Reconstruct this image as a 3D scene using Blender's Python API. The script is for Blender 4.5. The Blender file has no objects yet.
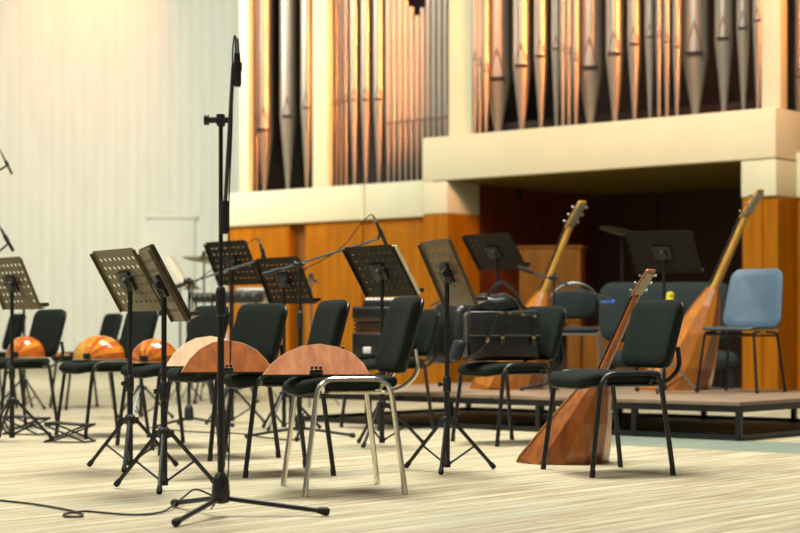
import bpy, bmesh, math, random
from mathutils import Vector, Matrix
random.seed(7)
S = bpy.context.scene
COL = S.collection
PI = math.pi
R = math.radians

# ------------------------------------------------------------------ camera
F = 1800.0; HC = 0.68; HY = 330.0          # focal length in px, eye height, horizon row
cd = bpy.data.cameras.new('camera'); cam = bpy.data.objects.new('camera', cd); COL.objects.link(cam)
cam.location = (0, 0, HC); cam.rotation_euler = (PI/2, 0, 0)
cd.sensor_width = 36; cd.lens = F/800*36; cd.shift_y = (HY-266.5)/800
cd.clip_end = 200
cd.dof.use_dof = True; cd.dof.focus_distance = 7.9; cd.dof.aperture_fstop = 2.9
S.camera = cam

# ------------------------------------------------------------------ world, lights, exposure
w = bpy.data.worlds.new('world'); S.world = w; w.use_nodes = True
w.node_tree.nodes['Background'].inputs[0].default_value = (1.0, 0.97, 0.88, 1)
w.node_tree.nodes['Background'].inputs[1].default_value = 0.18
S.view_settings.view_transform = 'Standard'; S.view_settings.look = 'None'
S.view_settings.exposure = -0.13; S.view_settings.gamma = 1

def area(name, loc, target, size, power, color, sy=None):
    l = bpy.data.lights.new(name, 'AREA'); l.energy = power; l.color = color
    l.shape = 'RECTANGLE'; l.size = size; l.size_y = sy or size
    o = bpy.data.objects.new(name, l); COL.objects.link(o); o.location = loc
    o.rotation_euler = (Vector(target)-Vector(loc)).to_track_quat('-Z', 'Y').to_euler()
    return o
def spot(name, loc, target, power, color, ang=30, blend=0.6, rad=0.15):
    l = bpy.data.lights.new(name, 'SPOT'); l.energy = power; l.color = color
    l.spot_size = R(ang); l.spot_blend = blend; l.shadow_soft_size = rad
    o = bpy.data.objects.new(name, l); COL.objects.link(o); o.location = loc
    o.rotation_euler = (Vector(target)-Vector(loc)).to_track_quat('-Z', 'Y').to_euler()
    return o
area('stage_flood_front', (-6, 6.5, 9.5), (0, 12.5, 0.4), 3, 760, (1, .99, .88))
area('stage_flood_top', (0.0, 11.0, 8.5), (-.2, 11.2, 0), 3, 1300, (1, .98, .87))
area('stage_flood_far', (-6.2, 21.0, 6.4), (-3.2, 32, 1.6), 4, 940, (.95, 1, .89))
area('organ_flood_white', (-6, 12, 6.5), (2, 19, 3.5), 2.0, 45, (1, .96, .84), 5)
for sx, sy, tx, ty, pw in ((7.6, 10.6, 2.4, 18.6, 62), (4.0, 14.2, -.9, 21.6, 62)):
    ol = area('organ_flood_orange', (sx, sy, 5.2), (tx, ty, 4.4), 1.2, pw, (1, .30, .05), 1.6); ol.data.spread = R(32)
spot('wall_spot_orange', (-5.2, 30.4, 9.2), (-5.6, 32, 6.4), 900, (1, .30, .07), 60, 1.0, .3)

# ------------------------------------------------------------------ materials
def mat(name, col, rough=.5, metal=0., coat=0., var=0., scale=8., bump=0., spec=.5, stretch=(1,1,1), col2=None):
    m = bpy.data.materials.new(name); m.use_nodes = True
    nt = m.node_tree; b = nt.nodes['Principled BSDF']
    b.inputs['Roughness'].default_value = rough; b.inputs['Metallic'].default_value = metal
    b.inputs['Coat Weight'].default_value = coat; b.inputs['Coat Roughness'].default_value = .12
    b.inputs['Specular IOR Level'].default_value = spec
    tc = nt.nodes.new('ShaderNodeTexCoord'); mp = nt.nodes.new('ShaderNodeMapping')
    mp.inputs['Scale'].default_value = stretch
    nt.links.new(tc.outputs['Object'], mp.inputs[0])
    nz = nt.nodes.new('ShaderNodeTexNoise'); nz.inputs['Scale'].default_value = scale; nz.inputs['Detail'].default_value = 5
    nt.links.new(mp.outputs[0], nz.inputs['Vector'])
    cr = nt.nodes.new('ShaderNodeValToRGB')
    c2 = col2 or tuple(c*(1-var) for c in col)
    cr.color_ramp.elements[0].color = (*c2, 1); cr.color_ramp.elements[1].color = (*col, 1)
    cr.color_ramp.elements[0].position = .35; cr.color_ramp.elements[1].position = .65
    nt.links.new(nz.outputs[0], cr.inputs[0]); nt.links.new(cr.outputs[0], b.inputs['Base Color'])
    if bump:
        bp = nt.nodes.new('ShaderNodeBump'); bp.inputs['Strength'].default_value = bump; bp.inputs['Distance'].default_value = .002
        nt.links.new(nz.outputs[0], bp.inputs['Height']); nt.links.new(bp.outputs[0], b.inputs['Normal'])
    return m

M = {}
M['cream'] = mat('cream_paint', (.72, .675, .455), .7, var=.05, scale=1.5)
M['white_wall'] = mat('white_slat_paint', (.83, .82, .70), .7, var=.06, scale=2, stretch=(3, 3, .4))
M['wood_wall'] = mat('orange_veneer', (.44, .145, .004), .45, var=.3, scale=3, stretch=(6, 6, .5), spec=.15)
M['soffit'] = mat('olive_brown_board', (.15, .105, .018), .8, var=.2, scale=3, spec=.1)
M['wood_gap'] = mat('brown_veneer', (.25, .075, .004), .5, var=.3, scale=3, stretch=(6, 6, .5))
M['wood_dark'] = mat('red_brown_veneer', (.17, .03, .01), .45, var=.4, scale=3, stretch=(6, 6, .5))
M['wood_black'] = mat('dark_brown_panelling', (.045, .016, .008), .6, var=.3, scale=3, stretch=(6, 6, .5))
M['wood_cab'] = mat('cabinet_veneer', (.20, .07, .006), .6, spec=.12, var=.3, scale=4, stretch=(5, 5, .6))
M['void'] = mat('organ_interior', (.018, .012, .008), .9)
M['pipe'] = mat('organ_tin', (.42, .35, .28), .34, .6, var=.12, scale=6, stretch=(1, 1, .15))
M['pipe_lip'] = mat('organ_lip_tin', (.20, .13, .10), .45, .6, var=.1)
M['fabric'] = mat('black_upholstery', (.015, .022, .018), .9, var=.25, scale=160, bump=.3, spec=.15)
M['fabric_grey'] = mat('dark_grey_upholstery', (.024, .034, .034), .9, var=.25, scale=120, bump=.3, spec=.3)
M['shell'] = mat('black_plastic', (.015, .016, .017), .45, var=.1, scale=40)
M['blackmetal'] = mat('black_powder_coat', (.014, .016, .017), .38, .3, var=.2, scale=50, spec=.6)
M['chrome'] = mat('chrome', (.78, .74, .62), .16, 1., var=.05)
M['steel'] = mat('satin_steel', (.45, .50, .48), .3, 1., var=.1)
M['boom'] = mat('dark_grey_steel', (.10, .12, .12), .3, .7, var=.1)
M['desk'] = mat('brown_black_desk_metal', (.15, .12, .07), .42, .35, var=.15, scale=20)
M['deskblack'] = mat('black_desk_metal', (.014, .012, .009), .55, .1, spec=.25, var=.15, scale=20)
M['blue'] = mat('blue_plastic', (.07, .125, .185), .42, var=.15, scale=4, spec=.5)
M['darkseat'] = mat('dark_green_plastic', (.04, .055, .055), .4, var=.15)
M['rosewood'] = mat('fretboard_dark', (.03, .02, .015), .4, var=.3, scale=30)
M['orange1'] = mat('orange_varnish', (.62, .13, .012), .18, coat=.9, var=.35, scale=7, stretch=(1, 6, 6))
M['orange2'] = mat('amber_varnish', (.80, .27, .02), .18, coat=.9, var=.25, scale=7, stretch=(1, 6, 6))
M['honey'] = mat('honey_varnish', (.85, .42, .06), .18, coat=.9, var=.2, scale=7, stretch=(1, 6, 6))
M['pinkwood'] = mat('rosy_maple_varnish', (.84, .36, .17), .22, coat=.9, var=.4, scale=9, stretch=(1, 3, 1), col2=(.62, .22, .10))
M['palewood'] = mat('pale_maple_varnish', (.80, .50, .29), .3, coat=.5, var=.2, scale=9, stretch=(1, 3, 1))
M['brownwood'] = mat('chestnut_varnish', (.46, .13, .025), .22, coat=.8, var=.35, scale=9, stretch=(2, 3, 1))
M['basswood'] = mat('rust_brown_varnish', (.45, .135, .018), .28, coat=.6, var=.45, scale=6, stretch=(4, 4, .8))
M['basswood2'] = mat('red_brown_varnish', (.33, .09, .014), .28, coat=.6, var=.4, scale=6, stretch=(4, 4, .8))
M['orangebass'] = mat('bright_orange_varnish', (.50, .17, .015), .3, coat=.7, var=.3, scale=5, stretch=(4, 4, .7))
M['orangebass2'] = mat('deep_orange_varnish', (.36, .11, .01), .3, coat=.6, var=.3, scale=5, stretch=(4, 4, .7))
M['plate'] = mat('tuner_plate', (.32, .29, .22), .45, .5, var=.2)
M['neckwood'] = mat('yellow_neck_wood', (.48, .25, .035), .35, coat=.3, var=.3, scale=8, stretch=(5, 5, .5))
M['spruce'] = mat('spruce_soundboard', (.70, .48, .24), .4, coat=.3, var=.15, scale=20, stretch=(8, 8, .5))
M['edge'] = mat('red_brown_soundboard', (.30, .11, .03), .4, coat=.3, var=.2, scale=6)
M['binding'] = mat('ivory_binding', (.85, .76, .55), .4)
M['brass'] = mat('cymbal_brass', (.45, .38, .2), .35, 1., var=.2, scale=20)
M['leather'] = mat('black_leather', (.016, .017, .018), .32, var=.3, scale=30, bump=.4, coat=.15)
M['navy'] = mat('navy_cloth', (.008, .012, .025), .6, var=.3, scale=20)
M['rubber'] = mat('black_rubber', (.012, .013, .013), .7)
M['white'] = mat('white_plastic', (.85, .84, .78), .35, var=.05)
M['yellow'] = mat('yellow_cloth', (.85, .72, .02), .7, var=.1)
M['bluecap'] = mat('blue_plastic_cap', (.03, .16, .62), .4)
M['paper'] = mat('cream_paper', (.82, .76, .55), .7, var=.05)
M['print'] = mat('brown_printed_folder', (.17, .09, .05), .5, var=.7, scale=14, col2=(.035, .022, .02))
M['deck'] = mat('grey_brown_ply', (.36, .25, .165), .35, var=.35, scale=5, stretch=(1, 6, 1), col2=(.24, .165, .12))

# floor: narrow worn boards running towards the organ wall
def floor_mat():
    m = bpy.data.materials.new('worn_stage_boards'); m.use_nodes = True
    nt = m.node_tree; N = nt.nodes.new; L = nt.links.new; b = nt.nodes['Principled BSDF']
    tc = N('ShaderNodeTexCoord'); mp = N('ShaderNodeMapping'); mp.vector_type = 'POINT'
    mp.inputs['Rotation'].default_value = (0, 0, -math.atan2(.767, .6415))
    L(tc.outputs['Object'], mp.inputs[0])                  # x now runs along the boards
    br = N('ShaderNodeTexBrick'); br.offset = .37
    br.inputs['Scale'].default_value = 1; br.inputs['Brick Width'].default_value = 2.6; br.inputs['Row Height'].default_value = .085
    br.inputs['Mortar Size'].default_value = .0036; br.inputs['Mortar Smooth'].default_value = .4
    br.inputs['Color1'].default_value = (.74, .68, .47, 1); br.inputs['Color2'].default_value = (.56, .50, .36, 1)
    br.inputs['Mortar'].default_value = (.30, .20, .085, 1)
    L(mp.outputs[0], br.inputs['Vector'])
    m2 = N('ShaderNodeMapping'); m2.inputs['Scale'].default_value = (1.1, 24, 1); L(mp.outputs[0], m2.inputs[0])
    n1 = N('ShaderNodeTexNoise'); n1.inputs['Scale'].default_value = 1.6; n1.inputs['Detail'].default_value = 7; L(m2.outputs[0], n1.inputs['Vector'])
    c1 = N('ShaderNodeValToRGB'); c1.color_ramp.elements[0].position = .36; c1.color_ramp.elements[1].position = .62
    c1.color_ramp.elements[0].color = (.50, .40, .27, 1); c1.color_ramp.elements[1].color = (1, 1, 1, 1)
    L(n1.outputs[0], c1.inputs[0])
    mx = N('ShaderNodeMixRGB'); mx.blend_type = 'MULTIPLY'; mx.inputs[0].default_value = .8
    L(br.outputs[0], mx.inputs[1]); L(c1.outputs[0], mx.inputs[2])
    m3 = N('ShaderNodeMapping'); m3.inputs['Scale'].default_value = (.5, 4.0, 1); L(mp.outputs[0], m3.inputs[0])
    n2 = N('ShaderNodeTexNoise'); n2.inputs['Scale'].default_value = .9; n2.inputs['Detail'].default_value = 3; L(m3.outputs[0], n2.inputs['Vector'])
    c2 = N('ShaderNodeValToRGB'); c2.color_ramp.elements[0].position = .55; c2.color_ramp.elements[1].position = .72
    c2.color_ramp.elements[0].color = (0, 0, 0, 1); c2.color_ramp.elements[1].color = (1, 1, 1, 1)
    L(n2.outputs[0], c2.inputs[0])
    my = N('ShaderNodeMixRGB'); L(mx.outputs[0], my.inputs[1]); my.inputs[2].default_value = (.46, .50, .37, 1)
    ml = N('ShaderNodeMath'); ml.operation = 'MULTIPLY'; ml.inputs[1].default_value = .55
    L(c2.outputs[0], ml.inputs[0]); L(ml.outputs[0], my.inputs[0])
    sx = N('ShaderNodeSeparateXYZ'); L(mp.outputs[0], sx.inputs[0])
    def rng(sock, a, b_, c, d):
        r1 = N('ShaderNodeMapRange'); r1.inputs[1].default_value = a; r1.inputs[2].default_value = b_; L(sock, r1.inputs[0])
        r2 = N('ShaderNodeMapRange'); r2.inputs[1].default_value = c; r2.inputs[2].default_value = d; r2.inputs[3].default_value = 1; r2.inputs[4].default_value = 0; L(sock, r2.inputs[0])
        mm = N('ShaderNodeMath'); mm.operation = 'MULTIPLY'; L(r1.outputs[0], mm.inputs[0]); L(r2.outputs[0], mm.inputs[1]); return mm.outputs[0]
    px_ = rng(sx.outputs[0], 8.95, 9.0, 9.82, 9.9); py_ = rng(sx.outputs[1], -5, -4, 6.3, 6.9)
    mm = N('ShaderNodeMath'); mm.operation = 'MULTIPLY'; L(px_, mm.inputs[0]); L(py_, mm.inputs[1])
    m4 = N('ShaderNodeMath'); m4.operation = 'MULTIPLY'; m4.inputs[1].default_value = .8; L(mm.outputs[0], m4.inputs[0])
    mz = N('ShaderNodeMixRGB'); L(m4.outputs[0], mz.inputs[0]); L(my.outputs[0], mz.inputs[1]); mz.inputs[2].default_value = (.16, .24, .20, 1)
    L(mz.outputs[0], b.inputs['Base Color'])
    b.inputs['Roughness'].default_value = .55; b.inputs['Specular IOR Level'].default_value = .35
    bp = N('ShaderNodeBump'); bp.inputs['Strength'].default_value = .35; bp.inputs['Distance'].default_value = .003
    L(n1.outputs[0], bp.inputs['Height']); L(bp.outputs[0], b.inputs['Normal'])
    return m
M['floor'] = floor_mat()

# ------------------------------------------------------------------ mesh helpers
def smooth(bm, ang=40):
    for f in bm.faces: f.smooth = True
    for e in bm.edges:
        if len(e.link_faces) == 2 and e.calc_face_angle(0) > R(ang): e.smooth = False
def obj(name, bm, m, parent=None, ang=40):
    bmesh.ops.recalc_face_normals(bm, faces=bm.faces[:]); smooth(bm, ang)
    me = bpy.data.meshes.new(name); bm.to_mesh(me); bm.free()
    for x in (m if isinstance(m, (list, tuple)) else [m]): me.materials.append(x)
    o = bpy.data.objects.new(name, me); COL.objects.link(o)
    if parent: o.parent = parent
    return o
def B(): return bmesh.new()
def merge(bm, t, mx=None, mi=0):
    if mx is not None: t.transform(mx)
    vm = {v: bm.verts.new(v.co) for v in t.verts}
    for f in t.faces:
        nf = bm.faces.new([vm[v] for v in f.verts]); nf.material_index = mi or f.material_index
    t.free()
def box(bm, c, s, rot=None, bev=0., seg=2, mi=0):
    t = B(); bmesh.ops.create_cube(t, size=1); t.transform(Matrix.Diagonal((*s, 1)))
    if bev: bmesh.ops.bevel(t, geom=t.edges[:], offset=bev, segments=seg, profile=.5, affect='EDGES')
    mx = Matrix.Translation(c)
    if rot is not None: mx = mx @ (rot if isinstance(rot, Matrix) else Matrix.Rotation(rot, 4, 'Z'))
    merge(bm, t, mx, mi)
    return bm
def tube(bm, pts, r, n=10, mi=0, sx=1.):
    pts = [Vector(p) for p in pts]; rs = r if isinstance(r, (list, tuple)) else [r]*len(pts)
    tang = []
    for i in range(len(pts)):
        a = pts[max(i-1, 0)]; b = pts[min(i+1, len(pts)-1)]; tang.append((b-a).normalized())
    t0 = tang[0]; up = Vector((0, 0, 1)) if abs(t0.z) < .9 else Vector((1, 0, 0))
    nrm = (up - t0*up.dot(t0)).normalized(); rings = []
    for i, p in enumerate(pts):
        t = tang[i]; nrm = (nrm - t*nrm.dot(t)).normalized(); bn = t.cross(nrm)
        rings.append([bm.verts.new(p + (nrm*math.cos(2*PI*k/n) + bn*math.sin(2*PI*k/n)*sx)*rs[i]) for k in range(n)])
    for a, b in zip(rings, rings[1:]):
        for k in range(n):
            f = bm.faces.new((a[k], a[(k+1) % n], b[(k+1) % n], b[k])); f.material_index = mi
    f = bm.faces.new(rings[0][::-1]); f.material_index = mi
    f = bm.faces.new(rings[-1]); f.material_index = mi
    return bm
def lathe(bm, prof, c=(0, 0, 0), n=20, mx=None, mi=0):
    t = B(); rings = []
    for r, z in prof:
        if r < 1e-5: rings.append([t.verts.new((0, 0, z))])
        else: rings.append([t.verts.new((r*math.cos(2*PI*k/n), r*math.sin(2*PI*k/n), z)) for k in range(n)])
    for a, b in zip(rings, rings[1:]):
        for k in range(n):
            q = [a[k % len(a)], a[(k+1) % len(a)], b[(k+1) % len(b)], b[k % len(b)]]
            u = []
            for v in q:
                if v not in u: u.append(v)
            if len(u) > 2: t.faces.new(u)
    for rg in (rings[0], rings[-1]):
        if len(rg) > 2: t.faces.new(rg)
    m = Matrix.Translation(c)
    if mx is not None: m = m @ mx
    merge(bm, t, m, mi)
    return bm
def arc(pts, rad, n=5):
    """round the inner corners of a polyline"""
    pts = [Vector(p) for p in pts]; out = [pts[0]]
    for i in range(1, len(pts)-1):
        a, p, b = pts[i-1], pts[i], pts[i+1]
        d1 = (a-p); d2 = (b-p); k = min(rad, d1.length*.49, d2.length*.49)
        s, e = p+d1.normalized()*k, p+d2.normalized()*k
        for j in range(n+1):
            t = j/n; out.append(s*(1-t)**2 + p*2*t*(1-t) + e*t*t)
    out.append(pts[-1]); return out
def pad(bm, w, h, t, rad=.05, bulge=.0, warp=None, mi=0):
    """upholstered rounded panel in XY, thickness along Z, soft edge"""
    def outline(ins):
        o = []; a, b = w/2-ins, h/2-ins; r = max(rad-ins, .004)
        for cx, cy, s in ((a-r, b-r, 0), (-a+r, b-r, 1), (-a+r, -b+r, 2), (a-r, -b+r, 3)):
            for j in range(6):
                th = PI/2*(s+j/5); o.append((cx+r*math.cos(th), cy+r*math.sin(th)))
        return o
    prof = [(t*.5, -t*.5), (t*.18, -t*.42), (0, -t*.15), (0, t*.1), (t*.15, t*.36), (t*.5, t*.5)]
    tm = B(); rings = []
    for ins, z in prof: rings.append([tm.verts.new((x, y, z)) for x, y in outline(ins)])
    n = len(rings[0])
    for a, b in zip(rings, rings[1:]):
        for k in range(n): tm.faces.new((a[k], a[(k+1) % n], b[(k+1) % n], b[k]))
    # inner concentric fill
    for base, z, sg in ((rings[0], -t*.5, -1), (rings[-1], t*.5, 1)):
        prev = base; bo = [v.co.copy() for v in base]
        for fct in (.75, .5, .25):
            cur = [tm.verts.new((c.x*fct, c.y*fct, z + sg*bulge*(1-fct*fct)*(1 if sg > 0 else .2))) for c in bo]
            for k in range(n): tm.faces.new((prev[k], prev[(k+1) % n], cur[(k+1) % n], cur[k]))
            prev = cur
        cv = tm.verts.new((0, 0, z+sg*bulge*(1 if sg > 0 else .2)))
        for k in range(n): tm.faces.new((prev[k], prev[(k+1) % n], cv))
    if warp:
        for v in tm.verts: v.co = Vector(warp(v.co))
    merge(bm, tm, None, mi)
    return bm
def empty(name, loc=(0, 0, 0), rz=0.):
    o = bpy.data.objects.new(name, None); COL.objects.link(o); o.empty_display_size = .1
    o.location = loc; o.rotation_euler = (0, 0, rz); return o
def tag(o, label=None, cat=None, group=None, kind=None):
    if label: o['label'] = label
    if cat: o['category'] = cat
    if group: o['group'] = group
    if kind: o['kind'] = kind
    return o
def dup(root, loc, rz, label=None, group=None):
    def cp(o, par):
        c = o.copy(); COL.objects.link(c)
        if par: c.parent = par
        for ch in [x for x in bpy.data.objects if x.parent is o]: cp(ch, c)
        return c
    c = cp(root, None); c.location = loc; c.rotation_euler = (0, 0, rz)
    if label: c['label'] = label
    if group: c['group'] = group
    return c
def gx(px, d): return (px-400)/F*d
def gz(py, d): return HC-(py-HY)/F*d

# ------------------------------------------------------------------ organ wall frame of reference
O = Vector((3.382, 17.8)); r_ = Vector((.767, -.6415)); e_ = Vector((.6415, .767))
WROT = math.atan2(-.6415, .767)
def sp(px, t):
    k = (px-400)/F
    return (k*(O.y+t*e_.y)-O.x-t*e_.x)/(r_.x-k*r_.y)
def wpt(s, t): return O + r_*s + e_*t
def zp(px, py, t): return gz(py, wpt(sp(px, t), t).y)
def wbox(name, s0, s1, t0, t1, z0, z1, m, bev=0, kind='structure', parent=None):
    bm = B(); box(bm, (0, 0, 0), (s1-s0, t1-t0, z1-z0), None, bev)
    o = obj(name, bm, m, parent); c = wpt((s0+s1)/2, (t0+t1)/2)
    if parent is None:
        o.location = (c.x, c.y, (z0+z1)/2); o.rotation_euler = (0, 0, WROT)
    if kind: o['kind'] = kind
    return o

# floor
bm = B(); box(bm, (0, 25, -.05), (60, 80, .1)); fl = obj('floor', bm, M['floor']); fl['kind'] = 'structure'

# white slatted wall, far left
bm = B()
x = -13.0
Y0 = 32.0
dx0, dx1 = gx(148, Y0), gx(195, Y0); dz = gz(219, Y0)
while x < 2.5:
    inside = dx0-.1 < x+.09 < dx1+.1
    z0 = dz+.12 if inside else 0.
    box(bm, (x+.08, Y0+.034, (z0+9.5)/2), (.176, .012, 9.5-z0), None, .004, 1)
    x += .19
box(bm, (-5.2, Y0+.12, 4.75), (16, .16, 9.5))
o = obj('wall_left', bm, M['white_wall']); o['kind'] = 'structure'
bm = B(); box(bm, ((dx0+dx1)/2, Y0+.01, dz/2), (dx1-dx0, .05, dz), None, .01)
box(bm, ((dx0+dx1)/2, Y0-.02, dz+.03), (dx1-dx0+.1, .09, .05), None, .01)
o = obj('door_1', bm, M['white_wall']); o['kind'] = 'structure'
bm = B(); box(bm, (-5.5, Y0-.06, .06), (15, .04, .12), None, .01)
o = obj('baseboard_left', bm, M['cream']); o['kind'] = 'structure'

T0 = .45                                   # set-back plane of the side walls
zb = zp(340, 221, T0)                      # bottom of the cream band
zt = zp(300, 189, T0)                      # top of the left cream band
zs = zp(741, 160, 0)                       # soffit of the niche
zbal = zp(766, 108, 0)                     # top of the balcony
s_l = sp(227, T0); s_p0 = sp(423, 0); s_p1 = sp(447, 0); s_q0 = sp(741, 0); s_q1 = sp(776, 0)
ZT = 7.5
# left wood wall as separate panels with a darker recess
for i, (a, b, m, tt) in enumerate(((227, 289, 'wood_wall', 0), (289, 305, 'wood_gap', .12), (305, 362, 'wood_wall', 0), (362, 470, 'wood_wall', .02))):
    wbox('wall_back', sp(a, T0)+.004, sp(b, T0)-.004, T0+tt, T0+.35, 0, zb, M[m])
wbox('trim_1', s_l, s_p0, T0-.05, T0+.9, zb, zt, M['cream'], .01)
wbox('trim_2', sp(364, T0), sp(367, T0), T0-.07, T0-.04, zb, zt, M['cream'])
for i, (a, b) in enumerate(((241, 250), (314, 329), (450, 473))):
    wbox('trim_%d' % (i+3), sp(a, T0), sp(b, T0), T0-.03, T0+.06, zt if i < 2 else zbal-.2, ZT, M['cream'], .01)
wbox('trim_6', sp(766, .2), sp(785, .2), .1, .25, zbal, ZT, M['cream'], .01)
# pier and pilaster: wood below, cream above
zq = zp(745, 197, 0)
wbox('trim_7', s_p0, s_p1, 0, .6, zq, zs, M['cream'], .008)
wbox('wall_back', s_p0, s_p1, .012, .6, 0, zq, M['wood_wall'])
wbox('trim_8', s_q0, s_q1, 0, .6, zq, zs, M['cream'], .008)
wbox('wall_right', s_q0+.01, sp(761, 0), .012, .6, 0, zq, M['wood_wall'])
wbox('wall_right', sp(761, 0), s_q1, .04, .6, 0, zq, M['wood_wall'])
# balcony beam
wbox('trim_9', s_p0, s_q1, -.01, .95, zs, zbal, M['cream'], .01)
# niche soffit, side and back walls
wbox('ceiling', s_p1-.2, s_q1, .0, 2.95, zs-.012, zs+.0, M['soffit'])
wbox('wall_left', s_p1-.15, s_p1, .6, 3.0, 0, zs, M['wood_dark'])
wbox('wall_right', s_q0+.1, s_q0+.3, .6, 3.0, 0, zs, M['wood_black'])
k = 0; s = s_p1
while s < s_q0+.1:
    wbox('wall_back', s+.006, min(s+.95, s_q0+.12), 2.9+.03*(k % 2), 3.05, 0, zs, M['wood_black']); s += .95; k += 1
# right hand set-back wall
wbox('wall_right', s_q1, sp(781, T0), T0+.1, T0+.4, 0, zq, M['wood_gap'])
wbox('wall_right', sp(781, T0), sp(860, T0), T0, T0+.4, 0, zq, M['wood_wall'])
zr = zp(792, 153, T0)
wbox('trim_10', s_q1, sp(860, T0), T0-.04, T0+.9, zq, zr, M['cream'], .01)
# dark interiors behind the pipes
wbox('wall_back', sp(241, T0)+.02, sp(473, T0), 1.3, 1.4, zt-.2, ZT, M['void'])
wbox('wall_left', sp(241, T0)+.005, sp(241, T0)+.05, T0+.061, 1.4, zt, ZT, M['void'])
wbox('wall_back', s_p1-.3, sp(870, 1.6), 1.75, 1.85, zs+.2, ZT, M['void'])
wbox('trim_11', s_l, sp(473, T0), T0, 1.8, ZT, ZT+.1, M['cream'])
wbox('trim_12', sp(473, T0), sp(860, T0), .1, 1.8, ZT, ZT+.1, M['cream'])
# rear rail seen between the pipe feet
wbox('trim_13', sp(474, 1.2), sp(765, 1.2), 1.15, 1.25, zbal, zbal+.25, M['wood_black'])

# ------------------------------------------------------------------ organ pipes
def organ_pipe(px, wpx, my, t, zbase, label, group, top=None, slim=False):
    s = sp(px, t); p = wpt(s, t); d = p.y
    r = wpx/2/F*d; zm = gz(my, d); zt_ = gz(top, d) if top is not None else ZT-.3-random.random()*.3
    root = empty('organ_pipe', (p.x, p.y, zbase), 0)
    tag(root, label, 'organ pipe', group)
    zm -= zbase; zt_ -= zbase
    n = 20 if not slim else 12
    bm = B(); lathe(bm, [(r, zm), (r, zt_), (r*.9, zt_), (r*.9, zt_-.05)], n=n); obj('pipe_body', bm, M['pipe'], root)
    bm = B(); lathe(bm, [(max(.012, r*.16), 0), (max(.014, r*.2), .02), (r*.985, zm-.02), (r, zm-.001)], n=n); obj('pipe_foot', bm, M['pipe'], root)
    fa = math.atan2(-p.y, -p.x)-.1                    # mouth faces the hall
    dv = Vector((math.cos(fa), math.sin(fa), 0)); sv = Vector((-dv.y, dv.x, 0))
    if not slim:
        bm = B(); box(bm, dv*r*.86+Vector((0, 0, zm+r*.10)), (r*.4, r*1.3, r*.36), Matrix.Rotation(fa, 4, 'Z')); obj('mouth_slot', bm, M['void'], root)
        # leaf shaped upper lip
        bm = B(); hh = r*2.4; z0 = zm+r*.25
        rows = 7; prev = None
        for i in range(rows+1):
            f = i/rows; wd = 1.0*(1-f**1.6)*.62+.001; zz = z0+hh*f; row = []
            for j in range(-3, 4):
                a = fa+wd*j/3; rr = r*1.012*(1-.12*(1-f)*(1-abs(j)/3.))+.001
                row.append(bm.verts.new((rr*math.cos(a), rr*math.sin(a), zz)))
            if prev:
                for j in range(6): bm.faces.new((prev[j], prev[j+1], row[j+1], row[j]))
            prev = row
        obj('upper_lip', bm, M['pipe_lip'], root)
        bm = B(); box(bm, dv*r*.98+Vector((0, 0, zm-r*.06)), (r*.14, r*1.25, r*.16), Matrix.Rotation(fa, 4, 'Z'), r*.03)
        obj('lower_lip', bm, M['pipe'], root)
    else:
        bm = B(); box(bm, dv*r*.8+Vector((0, 0, zm)), (r*.7, r*1.5, r*.9), Matrix.Rotation(fa, 4, 'Z'), r*.1); obj('mouth_slot', bm, M['pipe_lip'], root)
    return root
# right bay above the niche: three repeating sets
names = {0: 'left', 1: 'middle', 2: 'right'}
sets = [
  [(475, 6, 60, 1), (480, 6, 66, 1), (486, 7, 72, 1), (498, 23, 82, 0), (522, 17, 68, 0), (541, 13, 58, 0), (556.5, 9.5, 50, 0)],
  [(563, 5.5, 51, 1), (569, 6, 54, 1), (576, 7, 61, 1), (590.5, 23, 71, 0), (615, 17, 56, 0), (634.5, 13, 46, 0), (650, 9.5, 38, 0)],
  [(659, 6, 37, 1), (667, 7, 43, 1), (677, 8, 48, 1), (695.5, 24, 57, 0), (724, 17, 41, 0), (743.5, 13, 30, 0), (758, 10, 22, 0)]]
kinds = ['leftmost thin organ pipe', 'second thin organ pipe', 'third thin organ pipe, touching the widest,',
         'widest tin organ pipe', 'second widest organ pipe, beside the widest,', 'medium organ pipe, next but one to the widest,', 'narrow tin organ pipe closing the set']
for g, st in enumerate(sets):
    for i, (px, wd, my, slim) in enumerate(st):
        organ_pipe(px, wd*1.1, my, .38 if slim else (.60 if wd > 20 else .46), zbal, kinds[i]+' in the %s set over the niche' % names[g], 'organ pipes over the dark niche', slim=False)
for i, (px, wd, my, lb) in enumerate(((252.5, 5, 116, 'thin organ pipe at the far left edge of the leftmost bay'), (256.5, 5, 121, 'thin organ pipe just left of the wide one in the leftmost bay'),
        (264, 19, 132, 'wide organ pipe with low mouth in the leftmost bay'), (288, 16, 118, 'middle broad organ pipe in the leftmost bay'), (307, 12.5, 109, 'right broad organ pipe beside cream post in the leftmost bay'))):
    organ_pipe(px, wd, my, .72 if i > 1 else .62, zt, lb, 'organ pipes in the leftmost bay')
for i, (px, wd, my, lb) in enumerate(((332, 4.5, 106, 'first thin organ pipe right of the cream post in the second bay'), (336.5, 4.5, 105, 'second thin organ pipe right of the cream post in the second bay'),
        (341, 4.5, 103.5, 'third thin organ pipe right of the cream post in the second bay'), (346, 6, 102, 'fourth thin organ pipe right of the cream post in the second bay'),
        (354.5, 8.5, 101, 'left one of three free-standing organ pipes in the second bay'), (366, 9.5, 101, 'middle one of three free-standing organ pipes in the second bay'), (379, 10.5, 100.5, 'right one of three free-standing organ pipes in the second bay'))):
    organ_pipe(px, wd*1.1, my, .66, zt, lb, 'organ pipes in the second bay')
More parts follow.
